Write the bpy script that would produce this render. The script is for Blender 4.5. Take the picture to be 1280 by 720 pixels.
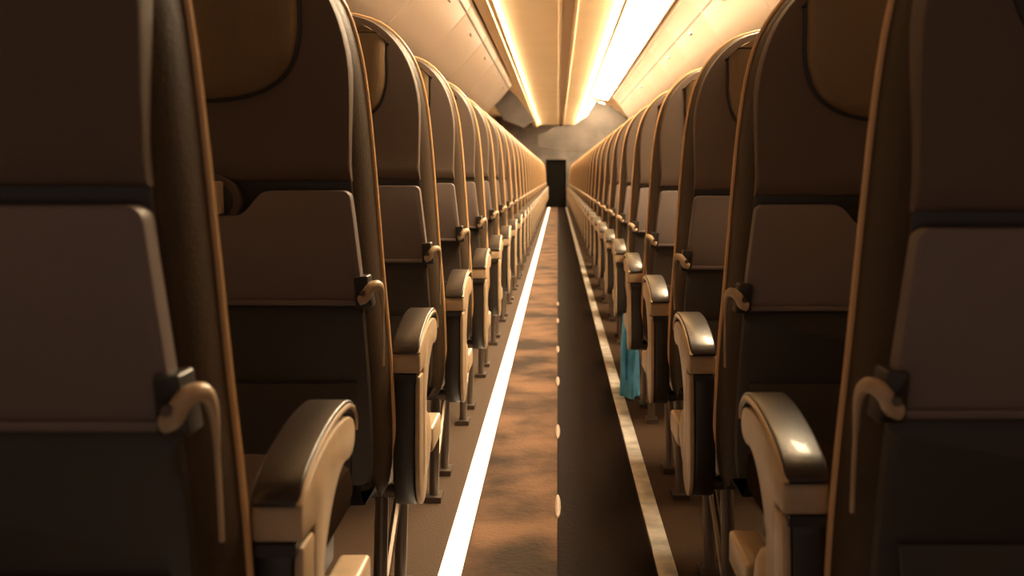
import bpy, math, random
from mathutils import Vector
random.seed(7)
S = bpy.context.scene
C = S.collection
for o in list(bpy.data.objects): bpy.data.objects.remove(o)

# ---------------------------------------------------------------- camera, world, exposure
EYE = 0.80
FPX = 1300.0
cd = bpy.data.cameras.new('camera'); cam = bpy.data.objects.new('camera', cd); C.objects.link(cam)
cam.location = (0, 0, EYE); cam.rotation_euler = (math.radians(90), 0, 0)
cd.sensor_width = 36; cd.lens = 36*FPX/1280
cd.shift_x = -(697-640)/1280; cd.shift_y = -(360-220)/1280
cd.clip_start = 0.02; cd.clip_end = 200
cd.dof.use_dof = True; cd.dof.focus_distance = 2.2; cd.dof.aperture_fstop = 6.5
S.camera = cam
W = bpy.data.worlds.new('world'); S.world = W; W.use_nodes = True
W.node_tree.nodes['Background'].inputs[0].default_value = (1.0, 0.74, 0.60, 1)
W.node_tree.nodes['Background'].inputs[1].default_value = 0.165  # warm fill added; it enters through the open back of the cabin
S.view_settings.view_transform = 'Standard'; S.view_settings.look = 'None'
S.view_settings.exposure = 0.62; S.view_settings.gamma = 1.0; S.view_settings.use_curve_mapping = False
LIGHT_MAIN = 62.0      # right ceiling cove light
LIGHT_SLOT = 19.0
LIGHT_LEFT = 9.5
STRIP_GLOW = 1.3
WARM = (1.0, 0.62, 0.29)

# ---------------------------------------------------------------- materials
def mat(name, col, rough=0.5, metal=0.0, bump=0.0, bscale=200.0, var=0.0, vscale=8.0, coat=0.0, spec=0.5, stretch=None):
    m = bpy.data.materials.new(name); m.use_nodes = True
    nt = m.node_tree; b = nt.nodes['Principled BSDF']
    b.inputs['Base Color'].default_value = (*col, 1); b.inputs['Roughness'].default_value = rough
    b.inputs['Metallic'].default_value = metal; b.inputs['Coat Weight'].default_value = coat
    b.inputs['Specular IOR Level'].default_value = spec
    tc = nt.nodes.new('ShaderNodeTexCoord'); src = tc.outputs['Object']
    if stretch:
        mp = nt.nodes.new('ShaderNodeMapping'); mp.inputs['Scale'].default_value = stretch
        nt.links.new(src, mp.inputs[0]); src = mp.outputs[0]
    if bump:
        n = nt.nodes.new('ShaderNodeTexNoise'); n.inputs['Scale'].default_value = bscale; n.inputs['Detail'].default_value = 3
        bp = nt.nodes.new('ShaderNodeBump'); bp.inputs['Strength'].default_value = bump; bp.inputs['Distance'].default_value = 0.004
        nt.links.new(src, n.inputs['Vector']); nt.links.new(n.outputs[0], bp.inputs['Height'])
        nt.links.new(bp.outputs[0], b.inputs['Normal'])
    if var:
        n = nt.nodes.new('ShaderNodeTexNoise'); n.inputs['Scale'].default_value = vscale; n.inputs['Detail'].default_value = 4
        r = nt.nodes.new('ShaderNodeValToRGB')
        r.color_ramp.elements[0].position = .35; r.color_ramp.elements[1].position = .65
        r.color_ramp.elements[0].color = (*[c*(1-var) for c in col], 1)
        r.color_ramp.elements[1].color = (*[min(1, c*(1+var)) for c in col], 1)
        nt.links.new(src, n.inputs['Vector']); nt.links.new(n.outputs[0], r.inputs[0]); nt.links.new(r.outputs[0], b.inputs['Base Color'])
    return m
def emis(name, col, st):
    m = bpy.data.materials.new(name); m.use_nodes = True
    b = m.node_tree.nodes['Principled BSDF']
    b.inputs['Base Color'].default_value = (.9, .85, .75, 1)
    b.inputs['Emission Color'].default_value = (*col, 1); b.inputs['Emission Strength'].default_value = st
    return m
M = dict(
    leather=mat('brown_leather', (.045, .027, .015), .5, spec=.22, bump=.25, bscale=260, var=.10, vscale=5),
    shell=mat('seat_shell_plastic', (.108, .074, .056), .6, spec=.28, bump=.12, bscale=400),
    head=mat('headrest_leather', (.17, .105, .050), .46, bump=.2, bscale=260),
    rim=mat('seat_piping', (.58, .34, .16), .35),
    tray=mat('tray_plastic', (.150, .112, .100), .5, bump=.06, bscale=500),
    lower=mat('lower_back_fabric', (.036, .026, .020), .5, bump=.2, bscale=500),
    dark=mat('dark_plastic', (.022, .016, .012), .4),
    tan=mat('tan_plastic', (.40, .28, .175), .38, bump=.08, bscale=120, var=.08, vscale=30),
    cushion=mat('cushion_leather', (.020, .012, .008), .9, spec=.0, bump=.2, bscale=260),
    pad=mat('armrest_leather', (.022, .014, .010), .36, spec=.35, bump=.08, bscale=200, coat=.12),
    metal=mat('frame_metal', (.12, .09, .07), .4, metal=.8),
    carpet=mat('lit_aisle_carpet', (.082, .043, .023), .7, spec=.05, bump=.5, bscale=90, var=.7, vscale=4.0),  # patchy light on the left half, painted into the colour
    carpet_shade=mat('shaded_aisle_carpet', (.008, .004, .003), .7, spec=.03, bump=.4, bscale=90),  # shadow of the right seats, painted in as a darker colour
    sidecarpet=mat('dark_seat_carpet', (.06, .036, .022), .8, spec=.1, bump=.5, bscale=150),
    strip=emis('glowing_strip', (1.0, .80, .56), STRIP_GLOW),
    greystrip=mat('grey_strip', (.52, .50, .46), .4, var=.3, vscale=18),
    ceil=mat('cream_ceiling', (.94, .75, .50), .5, var=.03, vscale=2),
    chan=mat('channel_brown', (.50, .34, .21), .5),
    binm=mat('bin_plastic', (.40, .305, .24), .3, bump=.15, bscale=5),
    seam=mat('seam_dark', (.12, .08, .05), .6),
    wall=mat('cabin_wall', (.55, .45, .36), .6),
    grey=mat('divider_grey', (.075, .058, .048), .6, var=.3, vscale=3),
    door=mat('dark_doorway', (.006, .005, .004), .9, spec=.02),
    teal=mat('teal_cloth', (.07, .36, .66), .7, bump=.4, bscale=60, var=.2, vscale=20),
    l_main=emis('cove_light_main', (1.0, .77, .48), LIGHT_MAIN),
    l_slot=emis('cove_light_slot', (1.0, .76, .45), LIGHT_SLOT),
    l_left=emis('cove_light_left', (1.0, .78, .52), LIGHT_LEFT),
    glint=mat('floor_glint', (.20, .125, .08), .5),  # reflected glare on the floor, painted as a tan colour
)

# ---------------------------------------------------------------- helpers
class MB:
    def __init__(s): s.v = []; s.f = []
    def add(s, vs, fs):
        n = len(s.v); s.v += [tuple(v) for v in vs]; s.f += [tuple(i+n for i in f) for f in fs]
    def box(s, x0, x1, y0, y1, z0, z1):
        s.add([(x0,y0,z0),(x1,y0,z0),(x1,y1,z0),(x0,y1,z0),(x0,y0,z1),(x1,y0,z1),(x1,y1,z1),(x0,y1,z1)],
              [(0,3,2,1),(4,5,6,7),(0,1,5,4),(1,2,6,5),(2,3,7,6),(3,0,4,7)])
    def loft(s, rings, cap=True):
        n = len(rings[0]); vs = [p for r in rings for p in r]; fs = []
        for k in range(len(rings)-1):
            for i in range(n):
                j = (i+1) % n
                fs.append((k*n+i, k*n+j, (k+1)*n+j, (k+1)*n+i))
        if cap: fs.append(tuple(reversed(range(n)))); fs.append(tuple((len(rings)-1)*n+i for i in range(n)))
        s.add(vs, fs)
    def tube(s, pts, r, n=10, closed=False):
        pts = [Vector(p) for p in pts]; rings = []; up = None
        for i, p in enumerate(pts):
            if closed: t = pts[(i+1) % len(pts)]-pts[i-1]
            else: t = pts[min(i+1, len(pts)-1)]-pts[max(i-1, 0)]
            t.normalize()
            if up is None: up = Vector((0,0,1)) if abs(t.z) < .9 else Vector((1,0,0))
            a = t.cross(up).normalized(); b = a.cross(t); up = b
            rr = r[i] if isinstance(r, (list, tuple)) else r
            rings.append([p+a*rr*math.cos(q*2*math.pi/n)+b*rr*math.sin(q*2*math.pi/n) for q in range(n)])
        if closed: rings.append(rings[0])
        s.loft(rings, not closed)
    def build(s, name, m, parent=None, smooth=True, bevel=0, seg=3, mirror=False, subd=0):
        vs = s.v; fs = s.f
        if mirror: vs = [(-x, y, z) for x, y, z in vs]
        me = bpy.data.meshes.new(name); me.from_pydata(vs, [], fs); me.validate(); me.update()
        import bmesh
        bm = bmesh.new(); bm.from_mesh(me)
        bmesh.ops.remove_doubles(bm, verts=bm.verts, dist=1e-6)
        bmesh.ops.recalc_face_normals(bm, faces=bm.faces)
        if bevel:
            es = [e for e in bm.edges if len(e.link_faces) == 2 and e.calc_face_angle() > math.radians(28)]
            bmesh.ops.bevel(bm, geom=es, offset=bevel, segments=seg, profile=.5, affect='EDGES', clamp_overlap=True)
        bm.to_mesh(me); bm.free()
        me.materials.append(m)
        if smooth:
            for p in me.polygons: p.use_smooth = True
            me.set_sharp_from_angle(angle=math.radians(40))
        o = bpy.data.objects.new(name, me); C.objects.link(o); o.parent = parent
        return o
def prof(mb, pts, x0, x1):            # (y,z) polygon extruded in x
    mb.loft([[(x0, y, z) for y, z in pts], [(x1, y, z) for y, z in pts]])
def tag(o, label=None, cat=None, group=None, kind=None):
    if label: o['label'] = label
    if cat: o['category'] = cat
    if group: o['group'] = group
    if kind: o['kind'] = kind
    return o
def empty(name, loc=(0,0,0)):
    o = bpy.data.objects.new(name, None); C.objects.link(o); o.location = loc; o.empty_display_size = .1; return o
def dup(root):
    r = root.copy(); C.objects.link(r)
    for ch in list(root.children):
        c = ch.copy(); C.objects.link(c); c.parent = r
        for g in list(ch.children):
            d = g.copy(); C.objects.link(d); d.parent = c
    return r
def smooth_curve(pts, n=6, closed=False):      # Catmull-Rom
    out = []; N = len(pts); rng = N if closed else N-1
    for i in range(rng):
        g = (lambda k: pts[k % N]) if closed else (lambda k: pts[max(0, min(N-1, k))])
        p0, p1, p2, p3 = g(i-1), g(i), g(i+1), g(i+2)
        for k in range(n):
            t = k/n
            out.append(tuple(.5*((2*b)+(-a+c)*t+(2*a-5*b+4*c-d)*t*t+(-a+3*b-3*c+d)*t**3) for a, b, c, d in zip(p0, p1, p2, p3)))
    if not closed: out.append(tuple(pts[-1]))
    return out

# ---------------------------------------------------------------- the setting
Y0, Y1 = -1.6, 26.6
ZC = 2.10
mb = MB(); mb.box(-1.85, 1.85, Y0, Y1, -.06, 0); tag(mb.build('floor', M['sidecarpet'], smooth=False), kind='structure')
# ceiling: one shell with cream panels, coves and a middle channel
sec = [(-1.86, 2.32), (-.62, 2.32), (-.60, 2.06), (-.505, 2.05), (-.502, 2.10), (.005, 2.10), (.012, 2.085), (.030, 2.085), (.036, 2.125),
       (.132, 2.125), (.138, 2.085), (.156, 2.085), (.162, 2.10), (.50, 2.10), (.505, 2.115), (.60, 2.115), (.61, 2.10), (.82, 2.055), (.86, 2.08), (.88, 2.32), (1.86, 2.32)]
top = [(1.86, 2.40), (-1.86, 2.40)]
mb = MB(); ring = sec+top
n = len(ring)
mb.add([(x, Y0, z) for x, z in ring]+[(x, Y1, z) for x, z in ring], [(i, (i+1) % n, (i+1) % n+n, i+n) for i in range(n)])
tag(mb.build('ceiling', M['ceil'], smooth=False), kind='structure')
mb = MB(); mb.box(.037, .131, Y0, Y1, 2.117, 2.124); tag(mb.build('trim_1', M['chan'], smooth=False), kind='structure')
mb = MB(); mb.box(-1.86, -1.80, Y0, Y1, 0, 2.32); tag(mb.build('wall_left', M['wall'], smooth=False), kind='structure')
mb = MB(); mb.box(1.80, 1.86, Y0, Y1, 0, 2.32); tag(mb.build('wall_right', M['wall'], smooth=False), kind='structure')
mb = MB(); mb.box(-1.8, -.30, Y1, Y1+.08, 0, 2.32); mb.box(.22, 1.8, Y1, Y1+.08, 0, 2.32); mb.box(-.30, .22, Y1, Y1+.08, 1.22, 2.32)
tag(mb.build('wall_front', M['grey'], smooth=False), kind='structure')
mb = MB(); mb.box(-.32, .24, Y1+.08, Y1+.12, 0, 1.3); tag(mb.build('door_1', M['door'], smooth=False), kind='structure')

# aisle carpet; its lit and shaded halves are painted as two colours
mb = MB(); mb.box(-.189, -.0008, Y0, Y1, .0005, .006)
tag(mb.build('aisle_carpet', M['carpet'], smooth=False), 'brown carpet on the left half of the aisle with mottled light painted in', 'carpet')
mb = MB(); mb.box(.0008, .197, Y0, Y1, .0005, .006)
tag(mb.build('aisle_carpet', M['carpet_shade'], smooth=False), 'nearly black carpet on the right half of the aisle with seat shadow painted in', 'carpet')
mb = MB(); mb.box(-.238, -.193, Y0+.1, Y1-.3, .0005, .008)
tag(mb.build('floor_path_light', M['strip'], bevel=.002), 'bright white glowing light strip along the left edge of the aisle floor', 'light strip')
mb = MB(); mb.box(.201, .240, Y0+.1, Y1-.3, .0005, .008)
tag(mb.build('floor_edge_strip', M['greystrip'], bevel=.002), 'dull grey unlit strip along the right edge of the aisle floor', 'floor strip')

# ceiling lamps
mb = MB(); N = 8
mb.loft([[(.612, y, 2.094), (.71, y, 2.066), (.818, y, 2.050), (.818, y, 2.058), (.612, y, 2.102)] for y in (2.0, 17.0)])
cm = mb.build('cove_light', M['l_main'], smooth=False)
mb = MB(); mb.loft([[(.612, y, 2.094), (.71, y, 2.066), (.818, y, 2.050), (.818, y, 2.058), (.612, y, 2.102)] for y in (18.0, 26.2)])
tag(mb.build('cove_light', M['l_main'], smooth=False), 'small far ceiling light band behind the hanging divider at the right end of the cabin', 'ceiling light')
tag(cm, 'wide blazing white ceiling light band on the right side of the cabin', 'ceiling light')
def cove(x0, x1, xl, xr, m, label):
    t = empty('cove_light', ((x0+x1)/2, 1.0, 2.05))
    ox, oy, oz = t.location
    b = MB(); b.box(x0-ox, x1-ox, 0, 25.2, 0, .005); b.build('lamp_ledge', M['ceil'], t, smooth=False)
    b = MB(); b.box(xl-ox, xr-ox, 0, 25.2, .006, .036); b.build('lamp_tube', M[m], t, smooth=False)
    tag(t, label, 'ceiling light')
cove(.474, .500, .482, .498, 'l_slot', 'thin bright line of light on the ceiling, left of the wide light band')
cove(-.50, -.462, -.498, -.474, 'l_left', 'narrow lamp ledge washing the left edge of the ceiling panel with soft light')

# overhead bins
def make_bin(s):
    """bin unit 1.58 m long; s=-1 left, +1 right"""
    L = 1.572
    if s < 0: P = [(-.615, 2.045), (-.60, 1.975), (-.625, 1.93), (-.76, 1.77), (-.90, 1.63), (-1.02, 1.575), (-1.30, 1.56), (-1.79, 1.60), (-1.79, 2.30), (-.64, 2.30)]
    else: P = [(.885, 2.045), (.95, 1.985), (.99, 1.94), (1.09, 1.78), (1.20, 1.62), (1.28, 1.575), (1.45, 1.56), (1.79, 1.60), (1.79, 2.30), (.90, 2.30)]
    r = empty('overhead_bin')
    b = MB()
    def ring(y, ins):
        cx = sum(p[0] for p in P)/len(P); cz = sum(p[1] for p in P)/len(P)
        return [(x+(cx-x)*ins, y, z+(cz-z)*ins) for x, z in P]
    b.loft([ring(0, .02), ring(.006, .004), ring(.018, 0), ring(L-.018, 0), ring(L-.006, .004), ring(L, .02)])
    b.build('bin_body', M['binm'], r)
    q = MB()
    a = P[2]; c = (P[2][0]+(P[3][0]-P[2][0])*.055, P[2][1]+(P[3][1]-P[2][1])*.055)
    q.loft([[(a[0]-s*.003, y, a[1]-.001), (c[0]-s*.003, y, c[1]-.001), (c[0]+s*.01, y, c[1]+.006), (a[0]+s*.01, y, a[1]+.006)] for y in (.03, L-.03)])
    q.build('door_gap', M['seam'], r, smooth=False)
    h = MB(); t = .30
    px = P[3][0]*t+P[2][0]*(1-t); pz = P[3][1]*t+P[2][1]*(1-t)
    h.box(px-.010, px+.010, L*.46, L*.54, pz-.008, pz+.008); h.build('latch', M['tan'], r, bevel=.005)
    return r
ords = ['first', 'second', 'third', 'fourth', 'fifth', 'sixth', 'seventh', 'eighth', 'ninth', 'tenth', 'eleventh', 'twelfth']
for s, side in ((-1, 'left'), (1, 'right')):
    p = make_bin(s)
    for k in range(7 if s < 0 else 9):
        o = p if k == 0 else dup(p)
        y = 2.44+1.58*k; o.location = (0, y, 0)
        if k < 6:
            lab = f'cream overhead bin above the {side} seats, {["nearest", "second", "third", "fourth", "fifth", "sixth"][k]} one from the camera'
        else: lab = f'small distant cream overhead bin far down the {side} side of the cabin'
        tag(o, lab, 'overhead bin', f'overhead bins along the {side} side')

# divider header at the far end of the cabin
def panel_from(pts, name, y, th, m, label, cat, group=None):
    b = MB()
    b.loft([[(x, y, z) for x, z in pts], [(x, y+th, z) for x, z in pts]])
    return tag(b.build(name, m, smooth=False, bevel=.004), label, cat, group)
D = 17.3
def w(px, py, d=D): return ((px-697)*d/FPX, EYE+(220-py)*d/FPX)
panel_from([w(744, 126.5), w(764, 132), w(788, 152), w(788, 190), w(706, 190), w(672, 184), w(672, 170), w(694, 158), w(716, 157), w(732, 146)], 'cabin_divider', D, .12, M['grey'],
           'grey brown cabin divider panel hanging below the ceiling at the far right end of aisle', 'divider')
panel_from([(w(600, 98, 13.6)[0], 2.318), (w(611, 98, 13.6)[0], 2.318), (w(611, 98, 13.6)[0]+.002, w(600, 98, 13.6)[1]), w(622, 98, 13.6), w(646, 120, 13.6), w(668, 150, 13.6), w(655, 160, 13.6), w(630, 150, 13.6), w(610, 120, 13.6)], 'cabin_divider', 13.6, .10, M['grey'],
           'grey brown cabin divider panel under the bins far down the left side', 'divider')

# glare spots down the aisle middle, added as small tan ovals
def make_glint():
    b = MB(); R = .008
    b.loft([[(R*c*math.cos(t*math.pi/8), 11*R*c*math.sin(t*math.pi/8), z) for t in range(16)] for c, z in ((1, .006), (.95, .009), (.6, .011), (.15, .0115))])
    return b.build('floor_glint', M['glint'])
st = make_glint()
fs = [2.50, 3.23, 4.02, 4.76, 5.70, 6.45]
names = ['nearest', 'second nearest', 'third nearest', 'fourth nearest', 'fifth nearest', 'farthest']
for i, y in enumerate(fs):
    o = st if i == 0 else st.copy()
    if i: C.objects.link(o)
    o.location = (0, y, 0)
    tag(o, f'small painted floor stud in the aisle, {names[i]} of the row to the camera', 'floor stud', 'painted glare spots down the middle of the aisle')

# ---------------------------------------------------------------- seats  (local x: 0 = aisle edge of back, + outwards; y + = forward)
CX = .272
LEAN = .14
def ly(z): return -(z-.60)*LEAN
half = [(.030, .270), (.018, .30), (.012, .36), (.013, .46), (.017, .55), (.023, .64), (.031, .78), (.039, .90), (.050, .99), (.070, 1.06), (.105, 1.115), (.150, 1.152), (.205, 1.170)]
def outline(ins, zbot=None, ztop=None):
    """closed ring around the back, offset inwards by ins (numerical normal offset)"""
    h = smooth_curve(half, 3)
    pts = h+[(CX, 1.175)]+[(2*CX-x, z) for x, z in reversed(h)]
    n = len(pts); out = []
    for i, (x, z) in enumerate(pts):
        a = pts[i-1]; c = pts[(i+1) % n]
        tx, tz = c[0]-a[0], c[1]-a[1]; l = math.hypot(tx, tz) or 1
        nx, nz = tz/l, -tx/l
        out.append((x+nx*ins, z+nz*ins))
    return out
def ringy(ins, y): return [(x, y+ly(z), z) for x, z in outline(ins)]
def clip_poly(pts, zmin=None, zmax=None):
    def cl(P, f, val):
        out = []
        for i in range(len(P)):
            a, b = P[i-1], P[i]; ia, ib = f(a), f(b)
            if ia != ib:
                t = (val-a[1])/(b[1]-a[1]); out.append((a[0]+(b[0]-a[0])*t, val))
            if ib: out.append(b)
        return out
    if zmin is not None: pts = cl(pts, lambda p: p[1] >= zmin, zmin)
    if zmax is not None: pts = cl(pts, lambda p: p[1] <= zmax, zmax)
    return pts
def slab(pts, y0, y1, bev=.004, rounds=True):
    """(x,z) polygon as a slab following the lean, with softened back edge"""
    b = MB()
    cx = sum(p[0] for p in pts)/len(pts); cz = sum(p[1] for p in pts)/len(pts)
    def off(d):
        n = len(pts); out = []
        area = sum(pts[i-1][0]*pts[i][1]-pts[i][0]*pts[i-1][1] for i in range(n)); sg = 1 if area > 0 else -1
        for i in range(n):
            a = pts[i-1]; c = pts[(i+1) % n]; tx, tz = c[0]-a[0], c[1]-a[1]; l = math.hypot(tx, tz) or 1
            out.append((pts[i][0]-sg*tz/l*d, pts[i][1]+sg*tx/l*d))
        return out
    rings = []
    for d, y in ((bev, y0), (bev*.3, y0+bev*.3), (0, y0+bev), (0, y1)):
        rings.append([(x, y+ly(z), z) for x, z in off(d)])
    b.loft(rings); return b
def rounded(pts, r, n=5):
    out = []; N = len(pts)
    for i in range(N):
        p = Vector(pts[i]); a = Vector(pts[i-1]); c = Vector(pts[(i+1) % N])
        rr = r[i] if isinstance(r, (list, tuple)) else r
        if rr <= 0: out.append(tuple(p)); continue
        u = (a-p).normalized(); v = (c-p).normalized()
        p1 = p+u*rr; p2 = p+v*rr
        for k in range(n+1):
            t = k/n; out.append(tuple(p1*(1-t)**2+p*2*t*(1-t)+p2*t*t))
    return out

def make_seat(mir):
    r = empty('airline_seat')
    B = lambda b, name, m, parent=r, **k: b.build(name, M[m], parent, mirror=mir, **k)
    # cushion / main body of the back
    b = MB(); b.loft([ringy(i, y) for i, y in ((.030, .012), (.022, .016), (.011, .028), (.004, .045), (.0, .066), (.002, .088), (.012, .104), (.03, .112))])
    back = B(b, 'backrest', 'leather')
    # piping along the outline
    b = MB(); P = outline(-.001)
    k0 = [i for i, p in enumerate(P) if p[1] > .33]
    b.tube([(P[i][0], .070+ly(P[i][1]), P[i][1]) for i in k0], .0042, 8)
    B(b, 'piping', 'rim', back)
    # upper hard shell
    o0 = outline(.024); o1 = outline(.007)
    def mixp(a, c):
        t = min(1, max(0, (a[1]-.79)/.21)); t = t*t*(3-2*t)
        return (a[0]*(1-t)+c[0]*t, a[1]*(1-t)+c[1]*t)
    full = [mixp(a, c) for a, c in zip(o0, o1)]
    up = clip_poly(full, zmin=.792)
    b = slab(up, .000, .036, .006)
    B(b, 'back_shell', 'shell')
    # headrest pod U-shape, set into a dark groove
    hw = .150
    U = smooth_curve([(CX-hw-.004, 1.16), (CX-hw, 1.08), (CX-hw+.002, 1.01), (CX-hw+.020, .957), (CX-hw+.062, .925), (CX-.03, .912), (CX+.03, .912), (CX+hw-.062, .925), (CX+hw-.020, .957), (CX+hw-.002, 1.01), (CX+hw, 1.08), (CX+hw+.004, 1.16)], 4)
    inner = outline(.022)
    def topz(x):
        best = 1.0
        for i in range(len(inner)):
            a, c = inner[i-1], inner[i]
            if a[1] > .9 and c[1] > .9 and (a[0]-x)*(c[0]-x) <= 0 and a[0] != c[0]:
                best = max(best, a[1]+(c[1]-a[1])*(x-a[0])/(c[0]-a[0]))
        return best
    def headpoly(g):
        pts = []
        for x, z in U:
            dx, dz = x-CX, z-1.04
            l = math.hypot(dx, dz); x2, z2 = CX+dx*(1-g/l), z-(dz*g/l if dz < 0 else 0)
            pts.append((x2, min(z2, topz(x2)-.002)))
        xs = [pts[-1][0]+(pts[0][0]-pts[-1][0])*t/9 for t in range(1, 9)]
        pts += [(x, topz(x)-.002) for x in xs]
        return pts
    b = slab(headpoly(0), -.0035, .01, .001); B(b, 'headrest_groove', 'dark')
    b = MB()
    for_r = [(.030, -.024), (.018, -.021), (.010, -.015), (.006, -.008), (.006, .005)]
    b.loft([[(x, y+ly(z), z) for x, z in headpoly(g)] for g, y in for_r])
    B(b, 'headrest', 'head')
    # recess strip between shell and tray, lower back panel
    b = slab(clip_poly(outline(.025), zmin=.58, zmax=.795), .008, .03, .001); B(b, 'tray_recess', 'dark')
    lo = clip_poly(outline(.022), zmax=.60)
    b = slab(lo, .004, .03, .014); B(b, 'lower_back_panel', 'lower')
    b = slab([(.07, .30), (2*CX-.07, .30), (2*CX-.055, .475), (.055, .475)], -.006, .01, .004); B(b, 'literature_pocket', 'lower')
    # tray with latch notch
    nh, nd = .083, .038
    T = rounded([(.038, .607), (2*CX-.038, .607), (2*CX-.055, .778), (CX+nh, .778), (CX+nh*.62, .778-nd), (CX-nh*.62, .778-nd), (CX-nh, .778), (.055, .778)],
                [.008, .008, .014, .014, .014, .014, .014, .014])
    b = slab(T, -.014, .008, .0035); tray = B(b, 'tray_table', 'tray')
    b = slab(rounded([(.041, .601), (2*CX-.041, .601), (2*CX-.040, .6095), (.040, .6095)], .003), -.018, .006, .002); B(b, 'tray_lip', 'tray', tray)
    # latch cup + latch
    cup = [(CX+.050*math.cos(a), .762+.042*math.sin(a)) for a in [math.pi*2*k/20 for k in range(20)]]
    b = slab(cup, -.008, .006, .004); c = B(b, 'latch_cup', 'shell')
    b = slab([(x*.75+CX*.25, .762+(z-.762)*.75) for x, z in cup], -.010, .004, .001); B(b, 'cup_recess', 'dark', c)
    b = slab(rounded([(CX-.024, .742), (CX+.002, .742), (CX+.002, .792), (CX-.024, .792)], .004), -.024, -.006, .003); B(b, 'tray_latch', 'tan')
    # tray arm brackets + hooks, both lower corners
    for sx in (0, 1):
        X = (lambda x: x) if sx == 0 else (lambda x: 2*CX-x)
        b = slab(rounded([(X(.024), .598), (X(.050), .598), (X(.052), .646), (X(.030), .648)], .004), -.022, .010, .003); br = B(b, 'tray_bracket', 'dark')
        b = MB()
        pts = smooth_curve([(X(.042), -.026, .610), (X(.034), -.027, .614), (X(.028), -.026, .626), (X(.020), -.020, .633), (X(.014), -.009, .629), (X(.012), .000, .610), (X(.013), .006, .57), (X(.014), .010, .54), (X(.016), .016, .50)], 4)
        pts = [(x, y+ly(z), z) for x, y, z in pts]
        n = len(pts); b.tube(pts, [(.0078 if i < n*.42 else max(.0022, .0078-(i/n-.42)*.020)) for i in range(n)], 10)
        B(b, 'tray_arm', 'tan')
        b = MB(); b.tube([(X(.036), -.036+ly(.622), .622), (X(.036), -.024+ly(.622), .622)], .0045, 10); B(b, 'pivot_pin', 'metal', br)
    # arms: aisle and inner
    for nm, ax0, ax1 in (('a', -.034, .012), ('b', 2*CX-.012, 2*CX+.034)):
        f = 1 if nm == 'a' else -1
        xa, xb = (ax0, ax1)
        body = smooth_curve([(.118, .474), (.118, .506), (.150, .521), (.200, .534), (.260, .541), (.320, .539), (.350, .530), (.358, .512), (.350, .498), (.330, .492), (.300, .494), (.265, .484), (.230, .458), (.205, .420), (.195, .36), (.192, .29)], 4)
        body += [(.165, .29), (.165, .474)]
        AS = lambda P_: [(y-.02, z) for y, z in P_]
        b = MB(); prof(b, AS(body), xa, xb); bo = B(b, 'armrest', 'tan', bevel=.0035, seg=2)
        pad = smooth_curve([(.094, .506), (.130, .5235), (.180, .5365), (.240, .5445), (.300, .5435), (.332, .532), (.342, .514)], 5)
        _ = smooth_curve([(.114, .506), (.150, .5235), (.200, .5365), (.260, .5445), (.320, .5425), (.352, .532), (.362, .514)], 5)
        pad2 = [(y, z) for y, z in pad]; 
        outer = []
        for i, (y, z) in enumerate(pad2):
            a = pad2[max(0, i-1)]; c_ = pad2[min(len(pad2)-1, i+1)]; ty, tz = c_[0]-a[0], c_[1]-a[1]; l = math.hypot(ty, tz)
            th = .014*min(1, .35+i/4, .35+(len(pad2)-1-i)/4)
            outer.append((y-tz/l*th, z+ty/l*th))
        b = MB(); prof(b, pad2+outer[::-1], xa+.001, xb-.001); B(b, 'armrest_pad', 'pad', bo, bevel=.004, seg=3)
        b = MB(); ex = xa+.002 if nm == 'a' else xb-.002
        b.tube([(ex, y*.5+q[0]*.5, z*.5+q[1]*.5) for (y, z), q in zip(pad2, outer)], .0034, 8); B(b, 'pad_edge_trim', 'tan', bo)
        # post
        post = smooth_curve([(.124, .468), (.120, .36), (.124, .29), (.145, .255), (.175, .245), (.215, .262), (.225, .31), (.215, .38), (.205, .468)], 4)
        post = AS(post)
        b = MB()
        if nm == 'a': prof(b, post, xa+.010, xb)
        else: prof(b, post, xa, xb-.010)
        po = B(b, 'armrest_post', 'dark', bevel=.004, seg=2)
        b = MB()
        pl = [(y*1.0, z) for y, z in post]
        if nm == 'a': prof(b, pl, xa+.001, xa+.0095)
        else: prof(b, pl, xb-.0095, xb-.001)
        B(b, 'post_side_plate', 'tan', po, bevel=.003, seg=2)
        # slot under the arm block
        b = MB(); b.box(xa+.006, xb-.004, .0965, .11, .462, .473); B(b, 'button_slot', 'dark', po)
        # oval hinge cover
        b = MB(); cy, cz, ry, rz = .242, .318, .040, .062
        e = (xa-.004) if nm == 'a' else (xb+.004)
        g = [(1, 0), (.97, .006), (.8, .012), (.45, .0155), (.1, .0165)]
        b.loft([[(e+f*.022-f*dx_, cy+ry*sc*math.cos(q*math.pi/12)+.02*math.sin(q*math.pi/12), cz+rz*sc*math.sin(q*math.pi/12)) for q in range(24)] for sc, dx_ in g])
        B(b, 'hinge_cover', 'tan')
    # seat cushion + pan
    b = MB()
    def sup(hx, hz, cxx, yy, cz, n=24, e=.45):
        return [(cxx+hx*math.copysign(abs(math.cos(t*2*math.pi/n))**e, math.cos(t*2*math.pi/n)), yy, cz+hz*math.copysign(abs(math.sin(t*2*math.pi/n))**e, math.sin(t*2*math.pi/n))) for t in range(n)]
    rr = []
    for yy, k, dz in ((.135, .85, 0), (.15, 1, 0), (.25, 1, 0), (.38, 1, .004), (.45, 1, .006), (.485, .94, .002), (.505, .78, -.006), (.515, .5, -.01)):
        rr.append(sup(.276-(1-k)*.03, .046*k, CX, yy, .405+dz))
    b.loft(rr); B(b, 'seat_cushion', 'cushion')
    b = MB(); b.box(.02, 2*CX-.02, .15, .485, .315, .360); B(b, 'seat_pan', 'dark', bevel=.01)
    b = MB(); b.box(-.024, .016, .36, .492, .275, .322); B(b, 'front_cap', 'tan', bevel=.006)
    # frame
    b = MB()
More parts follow.
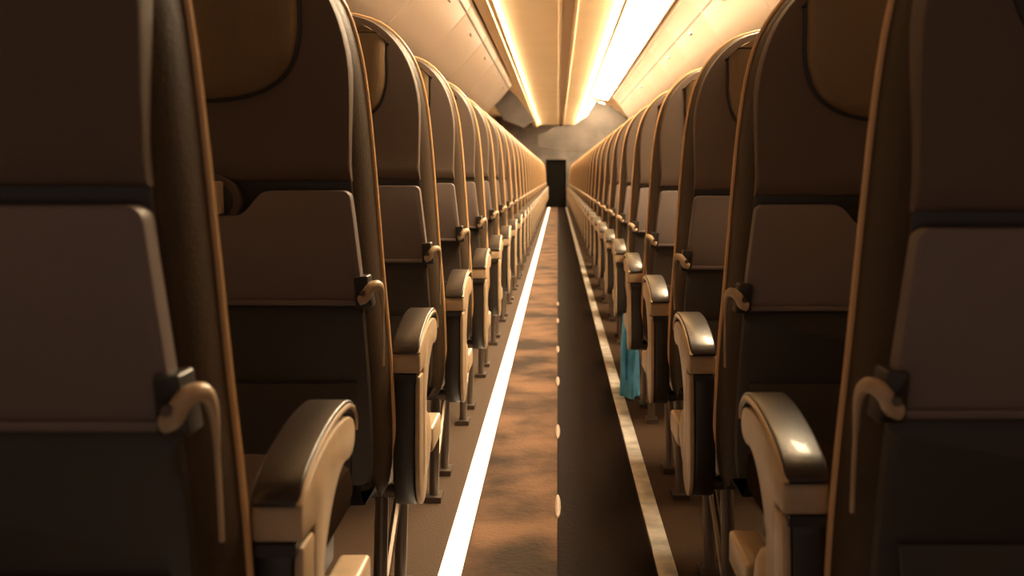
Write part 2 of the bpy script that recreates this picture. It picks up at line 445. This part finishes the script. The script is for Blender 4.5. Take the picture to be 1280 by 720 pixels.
    for y in (.19, .44): b.tube([(-.005, y, .255), (2*CX+.005, y, .255)], .014, 10)
    for x in (.05, 2*CX-.05): b.box(x-.012, x+.012, .17, .46, .25, .318)
    fr = B(b, 'seat_frame', 'metal')
    for x in (.045, 2*CX-.045):
        b = MB(); b.tube([(x, .19, .25), (x, .165, .012)], .012, 10); b.box(x-.02, x+.02, .135, .20, .0, .014); B(b, 'leg', 'metal')
        b = MB(); b.tube([(x, .44, .25), (x, .40, .012)], .012, 10); b.box(x-.02, x+.02, .365, .43, .0, .014); B(b, 'leg', 'metal')
        b = MB(); b.tube([(x, .18, .05), (x, .44, .235)], .008, 8); B(b, 'brace', 'metal')
    return r
X0 = .260
NR = 32
PITCH = .79
left_y = [.825+PITCH*k for k in range(NR)]
right_y = [.945, 1.685]+[.825+PITCH*k+.02 for k in range(2, NR)]
near = {
 ('left', 0): 'large dark brown seat back filling the left edge of the frame, nearest on the left',
 ('left', 1): 'brown seat with curved headrest, tray and latch, second in the left row',
 ('left', 2): 'brown seat with rounded top against the bright ceiling, third in the left row',
 ('right', 0): 'large dark brown seat back at the right edge of the frame, nearest on the right',
 ('right', 1): 'brown seat with curved headrest and tray, second in the right row',
 ('right', 2): 'brown seat with golden lit edge and rounded top, third in the right row',
}
for side, ys in (('left', left_y), ('right', right_y)):
    p = make_seat(side == 'left')
    for k, y in enumerate(ys):
        o = p if k == 0 else dup(p)
        x = -X0 if side == 'left' else X0
        o.location = (x, y, 0)
        if side == 'right' and k < 2: o.scale = (1, 1, .97)
        if (side, k) in near: lab = near[(side, k)]
        elif k < 10: lab = f'brown airline seat, {ords[k]} from the camera along the {side} side of aisle'
        else: lab = f'tiny far golden seat on the {side} of the aisle, beyond the tenth row'
        tag(o, lab, 'airline seat', f'{side} aisle seats')

# teal blanket hanging low beside the right seats
b = MB(); rows = []
for i in range(15):
    t = i/14; z = .285*(1-t)+.008
    ring = []
    for j in range(28):
        a = 2*math.pi*j/28
        ww = .020+.022*t+.004*math.sin(5*t); dd = .05+.05*t
        rad = 1+.16*math.sin(a*5+t*3)+.08*math.sin(a*9-t*5)
        ring.append((ww*rad*math.cos(a)*.9, dd*rad*math.sin(a), z))
    rows.append(ring)
b.loft(rows)
o = b.build('blanket', M['teal']); o.location = (.262, 3.80, 0)
tag(o, 'teal blue blanket hanging down to the floor beside the right row of seats', 'blanket')
